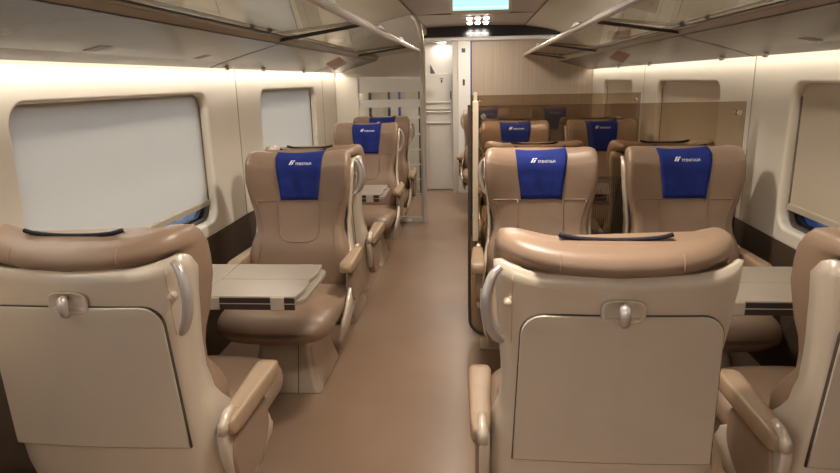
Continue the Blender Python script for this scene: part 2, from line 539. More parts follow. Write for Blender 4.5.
obj('diffuser', box(-0.05, 0.05, -0.04, 0.04, -0.011, -0.006), M['spot'], lp)
ld = bpy.data.lights.new('recess_light', 'AREA'); ld.size = 0.12; ld.energy = 1.3; ld.color = (1, 0.95, 0.88)
lo = bpy.data.objects.new('recess_light', ld); COL.objects.link(lo); lo.parent = lp; lo.location = (0, 0, -0.02)

# ------------------------------------------------------------------ left glass partition
YP = 6.43
gp = thing('glass_partition', 'clear glass partition with frosted stripes and curved pale post, left of the aisle', 'partition', (0, YP, 0))
obj('glass_pane', box(-1.17, -0.545, -0.005, 0.005, 0.05, 1.48), M['clear'], gp, label='clear glass pane')
bm = bmesh.new()
for z0, z1 in ((1.335, 1.478), (1.185, 1.262), (1.070, 1.098), (0.905, 0.925), (0.752, 0.768), (0.602, 0.614), (0.45, 0.46), (0.30, 0.308)):
    add_box(bm, -1.165, -0.55, -0.0085, -0.0055, z0, z1)
obj('frosted_stripes', bm, M['frost'], gp, label='milky white stripes on the glass')
pp = catmull([(-0.52, 0, 0.0), (-0.52, 0, 0.8), (-0.517, 0, 1.50), (-0.520, 0, 1.77), (-0.542, 0, 1.93), (-0.575, 0, 2.02), (-0.63, 0, 2.07)], 8)
obj('post', tube(pp, 0.027, 14), M['post'], gp)
up = [(-1.39, 1.48), (-0.52, 1.48), (-0.525, 1.77), (-0.545, 1.93), (-0.58, 2.02), (-0.65, 2.058), (-0.80, 2.03), (-1.00, 1.975), (-1.18, 1.89), (-1.30, 1.79), (-1.37, 1.68), (-1.39, 1.60)]
obj('upper_panel', plate_mesh('upper', up, (), 0.012, 0, XZ(0)), M['partgrey'], gp)
obj('side_panel', box(-1.395, -1.165, -0.03, 0.03, 0.0, 1.485, bevel=0.008), M['wall'], gp)
obj('bottom_rail', box(-1.165, -0.54, -0.015, 0.015, 0.0, 0.055, bevel=0.004), M['post'], gp)
obj('rail_label', box(-0.79, -0.66, -0.018, -0.015, 0.012, 0.045), M['white'], gp, label='small white label on the bottom rail')
vl = thing('added_vestibule_lamp', 'added round lamp, hidden from view, brightening the space behind the striped glass partition', 'lamp', (-0.90, 7.35, 1.985))  # unseen lamp, added to brighten what shows through the partition glass
bm = bmesh.new(); add_lathe(bm, [(0.001, -0.012), (0.06, -0.012), (0.075, 0.0), (0.075, 0.03)], 20)
obj('lamp_ring', bm, M['metal'], vl)
bm = bmesh.new(); add_lathe(bm, [(0.001, -0.020), (0.045, -0.017), (0.055, -0.010), (0.001, -0.010)], 20)
obj('diffuser', bm, M['spot'], vl)
ld = bpy.data.lights.new('added_vestibule_light', 'AREA'); ld.shape = 'DISK'; ld.size = 0.12; ld.energy = 9; ld.color = (1, 0.94, 0.86)
lo = bpy.data.objects.new('added_vestibule_light', ld); COL.objects.link(lo); lo.parent = vl; lo.location = (0, 0, -0.03)
# luggage shelf seen through the stripes
ls = thing('shelf_frame', 'wide shelf frame with dark uprights seen behind the striped glass partition', 'shelf frame', (-1.0, YE - 0.02, 0))
for dx, m_ in ((-0.32, 'black'), (-0.08, 'black'), (0.05, 'blue'), (0.30, 'black')):
    obj('upright', box(dx - 0.014, dx + 0.014, -0.10, -0.06, 0.0, 1.46) if dx < 0.2 else box(dx - 0.008, dx + 0.008, -0.10, -0.06, 0.0, 1.46), M[m_], ls)
obj('top_rail', box(-0.36, 0.34, -0.11, -0.05, 1.46, 1.50), M['partgrey'], ls)

# ------------------------------------------------------------------ luggage racks
def rack(side):
    if side == 'left':
        y1 = YP - 0.03
        fx = lambda d: XL + d
        lab = 'long glass luggage rack with glossy taupe underside above the left windows'
    else:
        y1 = YE - 0.02
        fx = lambda d: XR - d
        lab = 'long glass luggage rack with glossy taupe underside above the right windows'
    t = thing('luggage_rack', lab, 'luggage rack')
    y0 = YN + 0.02
    s = 1 if side == 'left' else -1
    # glossy underside: from near the wall up to the joint
    prof = [(0.055, ZR), (0.065, ZR - 0.006), (0.14, 1.556), (0.26, 1.590), (0.38, 1.622), (0.43, 1.636)]
    def strip(p, th):
        bm = bmesh.new()
        ring = [(fx(d), z) for d, z in p] + [(fx(d), z + th) for d, z in reversed(p)]
        add_loft(bm, [[(x, y, z) for x, z in ring] for y in (y0, y1)])
        return bm
    p = obj('underside_panel', strip(prof, 0.012), M['rackpanel'], t)
    obj('front_strip', strip([(0.432, 1.638), (0.445, 1.660), (0.455, 1.664)], 0.008), M['rackfront'], t)
    obj('crease', strip([(0.430, 1.6355), (0.434, 1.6375)], 0.002), M['rackdark'], t)
    obj('joint', strip([(0.448, 1.668), (0.456, 1.670)], 0.006), M['rackdark'], t)
    obj('glass_shelf', strip([(0.452, 1.672), (0.845, 1.722)], 0.008), M['shelfglass'], t, label='clear glass shelf')
    obj('front_rail', tube([(fx(0.852), y0, 1.724), (fx(0.852), y1, 1.724)], 0.019, 12), M['lip'], t)
    ys = [-0.9, 1.15, 3.20, 5.37] if side == 'left' else [-0.9, 1.05, 3.40, 5.60, 7.5]
    for y in ys:
        bm = bmesh.new()
        a, b = Vector((fx(0.40), y, 1.640)), Vector((fx(0.84), y, 1.706))
        d = (b - a).normalized()
        for q, h in ((0, 0.0),):
            add_box(bm, -0.0, (b - a).length, -0.011, 0.011, 0, 0.016)
        for v in bm.verts: v.co = a + d * v.co.x * 1.0 + Vector((0, v.co.y, v.co.z))
        obj('bracket', bm, M['rackdark'], t)
        # cove-side panel joint carried down the underside
        bm = bmesh.new()
        add_loft(bm, [[(fx(d_), yy, z_ - 0.0015) for d_, z_ in prof[1:] + [(q[0], q[1] + 0.004) for q in reversed(prof[1:])]] for yy in (y - 0.003, y + 0.003)])
        obj('panel_joint', bm, M['midgrey'], t)
    for y in ((3.9, 5.0, 2.5) if side == 'left' else (4.1, 5.3, 6.5)):
        hx = [(y + 0.20 * math.cos(PI * k / 16), 1.728 + 0.042 * math.sin(PI * k / 16)) for k in range(17)]
        obj('bumper', plate_mesh('bumper', hx, (), 0.006, 0.003, YZ(fx(0.835))), M['bumper'], t)
    hy = (3.38, 3.98, 4.95) if side == 'left' else (3.23, 3.78, 5.3, 6.4)
    for y in hy:
        bm = bmesh.new()
        add_lathe(bm, [(0.004, -0.012), (0.013, -0.010), (0.016, 0.0), (0.016, 0.014)], 12, 'z', (fx(0.080), y, ZR - 0.004))
        obj('coat_hook', bm, M['metal'], t)
    for y in ((2.75, 2.98) if side == 'left' else (2.95, 3.3)):
        bm = bmesh.new(); add_lathe(bm, [(0.004, 0.0), (0.012, 0.004), (0.012, 0.02)], 10, 'z', (fx(0.455), y, 1.676))
        obj('shelf_clip', bm, M['rackdark'], t)
    ty = 4.30 if side == 'left' else 4.56
    st = obj('warning_sticker', box(-0.075, 0.075, -0.002, 0.002, -0.026, 0.026), M['red'], t, loc=(fx(0.480), ty, 1.716), rot=(0, 0, 0), label='red warning sticker standing on the rack')
    bm = bmesh.new()
    add_box(bm, -0.055, 0.05, -0.003, -0.0018, -0.012, 0.004)
    obj('print_and_reflection', bm, M['white'], st)
    def on_panel(pts):
        zz = lambda d: 1.556 + (d - 0.14) * (0.08 / 0.29) - 0.0016
        bm = bmesh.new()
        f = [bm.verts.new((fx(d), y_, zz(d))) for d, y_ in pts] + [bm.verts.new((fx(d), y_, zz(d) + 0.0025)) for d, y_ in pts]
        n = len(pts)
        bm.faces.new(f[:n]); bm.faces.new(f[n:])
        for i in range(n): bm.faces.new((f[i], f[(i+1) % n], f[n + (i+1) % n], f[n + i]))
        return bm
    Q = [(0.240, 5.02), (0.400, 4.76), (0.309, 5.55), (0.110, 5.95)] if side == 'left' else [(0.298, 5.78), (0.400, 4.98), (0.297, 5.00), (0.140, 5.95)]
    qc = (sum(q[0] for q in Q) / 4, sum(q[1] for q in Q) / 4)
    rs = obj('sticker_reflection', on_panel(Q), M['red'], t, label='painted red reflection of the standing sticker on the underside')  # reflection of the standing sticker, painted as a red quad on the panel
    zs_ = obj('print_and_reflection', on_panel([(qc[0] + (q[0] - qc[0]) * 0.55, qc[1] + (q[1] - qc[1]) * 0.55) for q in Q]), M['stitch'], rs)  # paler middle of the painted reflection
    zs_.location = (0, 0, -0.0008)
    # grey parallelogram painted as the reflection of an emblem in the underside panel
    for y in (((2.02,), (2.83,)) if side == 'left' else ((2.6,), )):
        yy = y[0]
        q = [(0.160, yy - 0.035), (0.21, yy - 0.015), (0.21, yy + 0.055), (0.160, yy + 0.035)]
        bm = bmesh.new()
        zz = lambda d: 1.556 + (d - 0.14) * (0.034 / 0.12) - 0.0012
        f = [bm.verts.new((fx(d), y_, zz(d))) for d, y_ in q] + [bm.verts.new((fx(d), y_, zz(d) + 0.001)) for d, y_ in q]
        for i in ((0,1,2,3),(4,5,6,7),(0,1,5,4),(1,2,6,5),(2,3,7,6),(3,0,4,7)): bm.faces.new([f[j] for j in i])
        obj('emblem_reflection', bm, M['midgrey'], t, label='painted grey reflection of a parallelogram emblem')
    return t
rack('left'); rack('right')

# LED strips: under each rack (washing the wall) and above it (washing the cove)
def led(side, where, power):
    x = XL + 0.046 if side == 'left' else XR - 0.046
    y1 = YP - 0.04 if side == 'left' else YE - 0.03
    if where == 'low':
        z = ZR + 0.008; t = 'low'
        lab = 'warm LED light strip under the %s luggage rack washing the wall' % side
    else:
        x = XL + 0.16 if side == 'left' else XR - 0.16
        z = 1.590
        lab = 'warm LED light strip hidden on top of the %s luggage rack' % side
    o = obj('light_strip', box(x - 0.010, x + 0.010, YN + 0.1, y1, z - 0.004, z + 0.004), M['led'])
    tag(o, lab, 'light')
    ld = bpy.data.lights.new('led_light', 'AREA')
    ld.shape = 'RECTANGLE'; ld.size = 0.03; ld.size_y = y1 - YN - 0.1
    ld.energy = power; ld.color = (1.0, 0.94, 0.86)
    lo = bpy.data.objects.new('led_light', ld); COL.objects.link(lo)
    lo.location = (x, (y1 + YN + 0.1) / 2, z + (-0.008 if where == 'low' else 0.012))
    s = 1 if side == 'left' else -1
    if where == 'low':
        lo.rotation_euler = (0, -0.25 * s, 0)
    else:
        lo.rotation_euler = (0, PI - 0.5 * s * 0, 0)
    lo.parent = o
    return o
led('left', 'low', 16.5); led('right', 'low', 6.3)
led('left', 'high', 6); led('right', 'high', 5.5)

# ------------------------------------------------------------------ ceiling spots and monitor
def spot_cluster(y, lab, power, spread=2.6):
    t = thing('ceiling_spotlight', lab, 'ceiling light', (0.03, y, ZC + 0.010), group='spotlight rows along the aisle ceiling')
    obj('trim_plate', box(-0.17, 0.17, -0.05, 0.05, -0.008, 0.0, bevel=0.003), M['metal'], t)
    for dx in (-0.09, 0.0, 0.09):
        bm = bmesh.new(); add_lathe(bm, [(0.031, 0.0), (0.033, -0.006), (0.026, -0.008)], 16, 'z', (dx, 0, -0.006))
        r_ = obj('lamp_ring', bm, M['chrome'], t)
        bm = bmesh.new(); add_lathe(bm, [(0.001, -0.030), (0.018, -0.027), (0.028, -0.016), (0.028, -0.004)], 14, 'z', (dx, 0, -0.006))
        obj('bulb', bm, M['spot'], r_)
    ld = bpy.data.lights.new('spot_light', 'AREA'); ld.shape = 'RECTANGLE'; ld.size = 0.30; ld.size_y = 0.10
    ld.energy = power; ld.color = (1.0, 0.91, 0.80); ld.spread = spread
    lo = bpy.data.objects.new('spot_light', ld); COL.objects.link(lo)
    lo.parent = t; lo.location = (0, 0, -0.05)
    return t
spot_cluster(7.55, 'farther row of three bright spotlights on the ceiling just before the dark arch', 9, PI)
spot_cluster(7.00, 'nearer row of three bright spotlights on the ceiling below the monitor', 9, PI)
for y in (4.9, 3.1, 1.3, -0.5):
    spot_cluster(y, 'row of three spotlights in the aisle ceiling above the picture', 17)

mo = thing('ceiling_monitor', 'small lit monitor with pale frame hanging from the ceiling over the aisle', 'monitor', (0.035, 4.30, 0))
obj('frame', plate_mesh('frame', rrect(-0.195, 0.195, 1.858, 2.095, 0.012, 4), [rrect(-0.178, 0.178, 1.874, 2.082, 0.004, 3)[::-1]], 0.02, 0.004, XZ(0)), M['creampost'], mo)
obj('screen', box(-0.178, 0.178, -0.006, 0.016, 1.874, 2.082), M['screen'], mo, label='glowing pale cyan screen')
obj('back_cover', box(-0.175, 0.175, 0.018, 0.06, 1.87, 2.06, bevel=0.012), M['black'], mo)

# ------------------------------------------------------------------ the seat
def lerp_table(tab, z):
    if z <= tab[0][0]: return tab[0][1:]
    for a, b in zip(tab, tab[1:]):
        if z <= b[0]:
            t = (z - a[0]) / (b[0] - a[0]); t = t * t * (3 - 2 * t)
            return [p + (q - p) * t for p, q in zip(a[1:], b[1:])]
    return tab[-1][1:]

#        z     half-w  y front  y back  wing
BACK = [(0.40, 0.250, -0.270, -0.085, 0.030),
        (0.50, 0.266, -0.265, -0.075, 0.055),
        (0.60, 0.266, -0.245, -0.070, 0.065),
        (0.72, 0.232, -0.205, -0.060, 0.042),
        (0.80, 0.246, -0.185, -0.050, 0.052),
        (0.88, 0.266, -0.170, -0.040, 0.075),
        (0.95, 0.276, -0.165, -0.030, 0.086),
        (1.01, 0.278, -0.160, -0.016, 0.086),
        (1.045, 0.278, -0.155, -0.004, 0.084),
        (1.066, 0.277, -0.148, 0.022, 0.080),
        (1.082, 0.274, -0.139, 0.021, 0.074),
        (1.098, 0.267, -0.127, 0.010, 0.067),
        (1.110, 0.254, -0.105, -0.014, 0.056),
        (1.117, 0.226, -0.085, -0.036, 0.045)]
DIP = 0.034
def dip(x, z):
    """the top edge of the head dips in the middle"""
    k = min(1.0, max(0.0, (z - 0.93) / 0.07))
    return DIP * k * (1 - min(1, abs(x / 0.27)) ** 2)
NEXP = 3.4
def back_ring(z, n=44):
    w, yf, yb, g = lerp_table(BACK, z)
    yc, d = (yf + yb) / 2, (yb - yf) / 2
    out = []
    for k in range(n):
        a = 2 * PI * k / n
        ca, sa = math.cos(a), math.sin(a)
        x = w * math.copysign(abs(ca) ** (2 / NEXP), ca)
        y = yc + d * math.copysign(abs(sa) ** (2 / NEXP), sa) - g * abs(x / w) ** 2.6 * (1.0 - 0.62 * max(0.0, sa) ** 0.5)
        out.append((x, y, z - dip(x, z)))
    return out
def front_y(x, z):
    w, yf, yb, g = lerp_table(BACK, z)
    yc, d = (yf + yb) / 2, (yb - yf) / 2
    q = min(0.999, abs(x / w))
    return yc - d * (1 - q ** NEXP) ** (1 / NEXP) - g * q ** 2.6

def backrest_mesh():
    bm = bmesh.new()
    zs = [0.40 + 0.05 * i for i in range(12)] + [0.98, 1.01, 1.03, 1.045, 1.053, 1.060, 1.067, 1.075, 1.084, 1.093, 1.10, 1.107, 1.113, 1.117]
    add_loft(bm, [back_ring(z) for z in zs])
    return mesh_of(bm, 'backrest', True)

def surf_line(pts, r=0.0022, off=0.0012):
    """thin raised seam following the front of the backrest"""
    P = [(x, front_y(x, z) - off, z - dip(x, z)) for x, z in pts]
    return P
def piping_mesh():
    bm = bmesh.new()
    arc = [(-0.235, 0.86), (-0.12, 0.855), (0, 0.853), (0.12, 0.855), (0.235, 0.86)]
    add_tube(bm, surf_line([(p.x, p.z) for p in catmull([(x, 0, z) for x, z in arc], 5)]), 0.0028, 6)
    for s in (-1, 1):
        pts = [(s*0.112, 0.853), (s*0.112, 0.74), (s*0.105, 0.69), (s*0.075, 0.655), (0, 0.645)]
        add_tube(bm, surf_line([(p.x, p.z) for p in catmull([(x, 0, z) for x, z in pts], 5)]), 0.0028, 6)
        pts = [(s*0.225, 0.855), (s*0.195, 0.74), (s*0.20, 0.62), (s*0.215, 0.50)]
        add_tube(bm, surf_line([(p.x, p.z) for p in catmull([(x, 0, z) for x, z in pts], 5)]), 0.0028, 6)
    return mesh_of(bm, 'piping', True)

def rear_stitch_mesh():
    bm = bmesh.new()
    for x in (-0.135, 0.135):
        P = []
        for z in (1.045, 1.053, 1.060, 1.067, 1.075, 1.084, 1.093, 1.10):
            w, yf, yb, g = lerp_table(BACK, z)
            yc, d = (yf + yb) / 2, (yb - yf) / 2
            q = abs(x / w)
            P.append((x, yc + d * (1 - q ** NEXP) ** (1 / NEXP) - 0.45 * g * q ** 2.6 + 0.0012, z - dip(x, z)))
        add_tube(bm, P, 0.0014, 6)
    return mesh_of(bm, 'rear_seam', True)

def cushion_mesh():
    bm = bmesh.new()
    rings = []
    for t in [i / 16 for i in range(17)]:
        y = -0.14 - 0.69 * t
        e = max(0.0, (t - 0.72) / 0.28)
        k = (1 - e ** 2.6) ** (1 / 2.6) if e < 1 else 0.0
        k = max(k, 0.12)
        hw = 0.278 * (0.72 + 0.28 * k) if t > 0.1 else 0.27
        zt = 0.445 + 0.022 * t
        zb = 0.315 - 0.012 * t
        zc, hz = (zt + zb) / 2 - 0.012 * e, (zt - zb) / 2 * k
        ring = []
        for j in range(32):
            a = 2 * PI * j / 32
            x = hw * math.copysign(abs(math.cos(a)) ** (2 / 3.6), math.cos(a))
            z = zc + hz * math.copysign(abs(math.sin(a)) ** (2 / 3.0), math.sin(a))
            if math.sin(a) > 0: z -= 0.016 * (1 - (x / hw) ** 2) * k * (1 - e)
            ring.append((x, y + 0.05 * e * (x / 0.292) ** 2, z))
        rings.append(ring)
    add_loft(bm, rings)
    return mesh_of(bm, 'seat_cushion', True)

#         z     half-w  rear y  front y
SHELL = [(0.20, 0.262, -0.12, -0.50),
         (0.30, 0.288, -0.085, -0.53),
         (0.38, 0.302, -0.065, -0.46),
         (0.46, 0.300, -0.052, -0.34),
         (0.55, 0.281, -0.042, -0.225),
         (0.64, 0.264, -0.033, -0.160),
         (0.72, 0.259, -0.025, -0.135),
         (0.80, 0.264, -0.018, -0.120),
         (0.92, 0.274, -0.006, -0.108),
         (1.00, 0.281, 0.002, -0.105),
         (1.06, 0.284, 0.006, -0.110)]
SN = 7.0
def shell_point(u, z):
    """u from -1 (front of the left side) over the rear to +1"""
    w, yr, yf, = lerp_table(SHELL, z)
    a = (u + 1) * 0.5 * PI              # 0..pi
    ca, sa = -math.cos(a), math.sin(a)
    x = w * math.copysign(abs(ca) ** (2 / SN), ca)
    y = yf + (yr - yf) * abs(sa) ** (2 / SN)
    y -= 0.012 * (x / w) ** 2 * (abs(sa) ** 0.3)
    return x, y
def shell_mesh():
    bm = bmesh.new()
    us = []
    N = 48
    rows = 22
    grid = []
    for j in range(rows + 1):
        row = []
        for i in range(N + 1):
            a = -1 + 2 * i / N
            # denser sampling around the corners
            u = math.copysign(abs(a) ** 0.75, a)
            x0, _ = shell_point(u, 1.0)
            ztop = 1.014 + 0.044 * min(1.0, abs(x0) / 0.281) ** 3.0
            wq, yr_, yf_ = lerp_table(SHELL, 1.0)
            fr = min(1.0, max(0.0, (yr_ - shell_point(u, 1.0)[1]) / (yr_ - yf_)))
            ztop -= 0.055 * fr ** 2.2
            z = 0.20 + (ztop - 0.20) * j / rows
            x, y = shell_point(u, z)
            row.append(bm.verts.new((x, y, z)))
        grid.append(row)
    for a, b in zip(grid, grid[1:]):
        for i in range(N):
            bm.faces.new((a[i], a[i+1], b[i+1], b[i]))
    bmesh.ops.recalc_face_normals(bm, faces=bm.faces)
    me = bpy.data.meshes.new('shell'); bm.to_mesh(me); bm.free(); smooth(me)
    # normals must point outwards (away from the sitter)
    f = max(me.polygons, key=lambda p: p.center.y)
    if f.normal.y < 0: me.flip_normals()
    return me

def rear_y(x, z):
    w, yr, yf = lerp_table(SHELL, z)
    q = min(0.99, abs(x / w))
    return yr - 0.012 * q * q - (yr - yf) * (1 - (1 - q ** SN) ** (1 / SN))

def plate_on_rear(x0, x1, z0, z1, r, off, th, corners=(0, 0, 1, 1), n=14):
    """thin panel that follows the rear of the shell"""
    out = rrect(x0, x1, z0, z1, r, 6, corners)
    me = plate_mesh('p', out, (), th / 2, min(0.003, th * 0.4), None, 2)
    bm = bmesh.new(); bm.from_mesh(me); bpy.data.meshes.remove(me)
    bmesh.ops.triangulate(bm, faces=bm.faces)
    bmesh.ops.subdivide_edges(bm, edges=[e for e in bm.edges if e.calc_length() > 0.06], cuts=3, use_grid_fill=True)
    for v in bm.verts:
        x, z, d = v.co.x, v.co.y, v.co.z
        w, yr, yf = lerp_table(SHELL, z)
        x *= 1 + 0.06 * (0.92 - z) / 0.41
        v.co = Vector((x, yr - 0.012 * (x / w) ** 2 + off + d, z))
    return bm

def pedestal_mesh():
    bm = bmesh.new()
    rings = []
    for z, hx, ya, yb in ((0.0, 0.180, -0.64, -0.20), (0.010, 0.180, -0.64, -0.20), (0.03, 0.172, -0.635, -0.205), (0.12, 0.148, -0.61, -0.23), (0.22, 0.130, -0.59, -0.25), (0.34, 0.15, -0.60, -0.22)):
        r = rrect(-hx, hx, ya, yb, 0.025, 4)
        rings.append([(x, y, z) for x, y in r])
    add_loft(bm, rings)
    return mesh_of(bm, 'pedestal')

def arm_pad_mesh():
    bm = bmesh.new()
    rings = []
    for t in [i / 14 for i in range(15)]:
        y = -0.07 - 0.37 * t
        e = abs(2 * t - 1) ** 10
        hw = 0.037 * (1 - 0.22 * e) * (0.70 + 0.30 * t)
        hz = 0.030 * (1 - 0.30 * e)
        zc = 0.559 + 0.005 * t
        ring = []
        for j in range(20):
            a = 2 * PI * j / 20
            ring.append((hw * math.copysign(abs(math.cos(a)) ** 0.4, math.cos(a)), y, zc + hz * math.copysign(abs(math.sin(a)) ** 0.4, math.sin(a))))
        rings.append(ring)
    add_loft(bm, rings)
    return mesh_of(bm, 'arm_pad', True)
def arm_inlay_mesh():
    """stitched panel on top of the pad"""
    o = rrect(-0.019, 0.019, -0.405, -0.125, 0.010, 4)
    h = rrect(-0.0176, 0.0176, -0.4036, -0.1264, 0.009, 4)[::-1]
    return plate_mesh('pad_stitch', o, [h], 0.0008, 0, Matrix.Translation((0, 0, 0.589)))
def arm_bracket_mesh():
    """pale clip over the rear end of the pad and the fin that runs down into the shell"""
    bm = bmesh.new()
    add_tube(bm, [(0, -0.125, 0.591), (0, -0.085, 0.588), (-0.002, -0.066, 0.570), (-0.004, -0.066, 0.545)], [0.011, 0.013, 0.015, 0.016], 12)
    prof = catmull([(-0.065, 0.575, 0), (-0.052, 0.53, 0), (-0.066, 0.46, 0), (-0.10, 0.39, 0), (-0.17, 0.33, 0), (-0.27, 0.31, 0), (-0.20, 0.40, 0), (-0.125, 0.48, 0), (-0.092, 0.545, 0), (-0.065, 0.575, 0)], 5)[:-1]
    me = plate_mesh('fin', [(p.x, p.y) for p in prof], (), 0.006, 0.008, YZ(-0.006), 3)
    bm.from_mesh(me); bpy.data.meshes.remove(me)
    return mesh_of(bm, 'arm_bracket', True)
def arm_cheek_mesh():
    prof = catmull([(-0.10, 0.53, 0), (-0.22, 0.525, 0), (-0.33, 0.52, 0), (-0.36, 0.46, 0), (-0.34, 0.38, 0), (-0.22, 0.33, 0), (-0.12, 0.36, 0), (-0.085, 0.45, 0), (-0.10, 0.53, 0)], 5)[:-1]
    return plate_mesh('arm_cheek', [(p.x, p.y) for p in prof], (), 0.010, 0.008, YZ(0), 3)

def cloth_mesh():
    """cloth over the headrest: front drop, over the top, short tail behind"""
    path = []     # (mode, value)
    zs = [0.858, 0.88, 0.91, 0.94, 0.97, 1.0, 1.03, 1.05, 1.066, 1.08, 1.09, 1.10, 1.107, 1.112]
    rows = []
    U = [i / 14 * 2 - 1 for i in range(15)]
    for z in zs:
        t = (z - 0.858) / 0.24
        hw = 0.101 + 0.025 * t
        rows.append([(u * hw + 0.004, front_y(u * hw, z) - 0.005 - 0.0022 * math.sin(9 * u + 14 * z) * (1 - t), z - dip(u * hw, z)) for u in U])
    # over the top, ending at the dark hem
    for y, z in ((-0.088, 1.121), (-0.072, 1.124), (-0.060, 1.125)):
        rows.append([(u * 0.126 + 0.004, y - 0.025 * abs(u * 0.4) ** 2.6, z - dip(u * 0.126, z)) for u in U])
    bm = bmesh.new()
    vs = [[bm.verts.new(p) for p in r] for r in rows]
    for a, b in zip(vs, vs[1:]):
        for i in range(14): bm.faces.new((a[i], a[i+1], b[i+1], b[i]))
    me = mesh_of(bm, 'headrest_cover', True)
    return me
def hem_mesh():
    bm = bmesh.new()
    P = [(x + 0.004, -0.050, 1.127 - dip(x, 1.1) + 0.006 * abs(x / 0.128) ** 6) for x in [-0.128 + 0.256 * i / 16 for i in range(17)]]
    add_tube(bm, P, 0.0055, 8)
    return mesh_of(bm, 'hem', True)
def logo_mesh():
    bm = bmesh.new()
    def quad(pts):
        a = [bm.verts.new((x, 0, z)) for x, z in pts]; bm.faces.new(a)
    # slanted mark of two strokes
    quad([(-0.056, 0.0), (-0.048, 0.0), (-0.036, 0.021), (-0.044, 0.021)])
    quad([(-0.0335, 0.021), (-0.0358, 0.017), (-0.024, 0.017), (-0.0217, 0.021)])
    quad([(-0.0445, 0.0), (-0.0365, 0.0), (-0.0282, 0.0138), (-0.0362, 0.0138)])
    me = bpy.data.meshes.new('logo'); bm.to_mesh(me); bm.free()
    tm = text_mesh('t', 'TRENITALIA', 0.0165, 0.15, 0.0006)
    tm.transform(Matrix(((1,0,0,-0.022),(0,0,-1,0),(0,1,0,0.0),(0,0,0,1))))
    b2 = bmesh.new(); b2.from_mesh(me); b2.from_mesh(tm)
    for v in b2.verts:
        zl = 1.070 + v.co.z
        v.co = Vector((v.co.x + 0.006, front_y(v.co.x, zl) - 0.0088, zl - dip(v.co.x, zl)))
    me2 = bpy.data.meshes.new('cloth_logo'); b2.to_mesh(me2); b2.free()
    return me2

MESH = {}
MESH['backrest'] = backrest_mesh()
MESH['piping'] = piping_mesh()
MESH['rear_seam'] = rear_stitch_mesh()
MESH['cushion'] = cushion_mesh()
MESH['shell'] = shell_mesh()
MESH['pedestal'] = pedestal_mesh()
MESH['pad'] = arm_pad_mesh()
MESH['inlay'] = arm_inlay_mesh()
MESH['bracket'] = arm_bracket_mesh()
MESH['cheek'] = arm_cheek_mesh()
MESH['bracket_n'] = MESH['bracket'].copy(); MESH['bracket_n'].transform(Matrix.Scale(-1, 4, (1, 0, 0))); MESH['bracket_n'].flip_normals()
MESH['cloth'] = cloth_mesh()
MESH['hem'] = hem_mesh()
MESH['logo'] = logo_mesh()
MESH['ped_seam'] = mesh_of(tube([(0.07, -0.640, 0.0), (0.07, -0.640, 0.012), (0.07, -0.635, 0.03), (0.07, -0.610, 0.12), (0.07, -0.590, 0.22), (0.07, -0.598, 0.32)], 0.0022, 6), 'seam')

for k, s in (('p', 1), ('n', -1)):
    # k = side of the aisle in the seat's own frame
    off = -0.012 * s
    MESH['flap' + k] = mesh_of(plate_on_rear(-0.230 + off, 0.230 + off, 0.512, 0.922, 0.05, 0.003, 0.007), 'tray_flap')
    MESH['gap' + k] = mesh_of(plate_on_rear(-0.2322 + off, 0.2322 + off, 0.509, 0.9242, 0.051, 0.0005, 0.006), 'flap_gap')
    MESH['grip' + k] = mesh_of(tube([(p.x * s, p.y, p.z) for p in catmull([(0.268, -0.004, 1.04), (0.288, 0.008, 1.02), (0.300, 0.012, 0.97), (0.296, 0.010, 0.915), (0.280, 0.004, 0.875), (0.264, -0.010, 0.855)], 6)],
                               [0.008 + 0.006 * math.sin(PI * i / 30) for i in range(31)], 10), 'grip', True)
    P = [(s*0.240, rear_y(0.240, z) + 0.0003, z) for z in [0.84 + 0.02 * i for i in range(10)]]
    MESH['crease' + k] = mesh_of(tube(P, 0.0013, 6), 'edge_crease', True)
    bm = bmesh.new(); add_lathe(bm, [(0.010, -0.008), (0.010, 0.010), (0.007, 0.014), (0.001, 0.015)], 14, 'y', (s * 0.250, -0.016, 0.950))
    MESH['button' + k] = mesh_of(bm, 'release_button', True)
# latch: oval dish and teardrop knob
bm = bmesh.new()
rings = []
for sc, d in ((1.0, 0.0), (0.96, 0.005), (0.86, 0.006), (0.78, 0.002)):
    rings.append([(0.052 * sc * math.copysign(abs(math.cos(a)) ** 0.6, math.cos(a)), d, 0.030 * sc * math.copysign(abs(math.sin(a)) ** 0.6, math.sin(a))) for a in [2 * PI * i / 28 for i in range(28)]])
add_loft(bm, rings)
MESH['dish'] = mesh_of(bm, 'latch_dish', True)
bm = bmesh.new()
add_tube(bm, [(0.002, 0.006, 0.016), (0.001, 0.020, 0.012), (0, 0.024, -0.002), (0, 0.020, -0.022), (0, 0.010, -0.030)], [0.010, 0.013, 0.0125, 0.0105, 0.006], 12)
MESH['knob'] = mesh_of(bm, 'latch_knob', True)

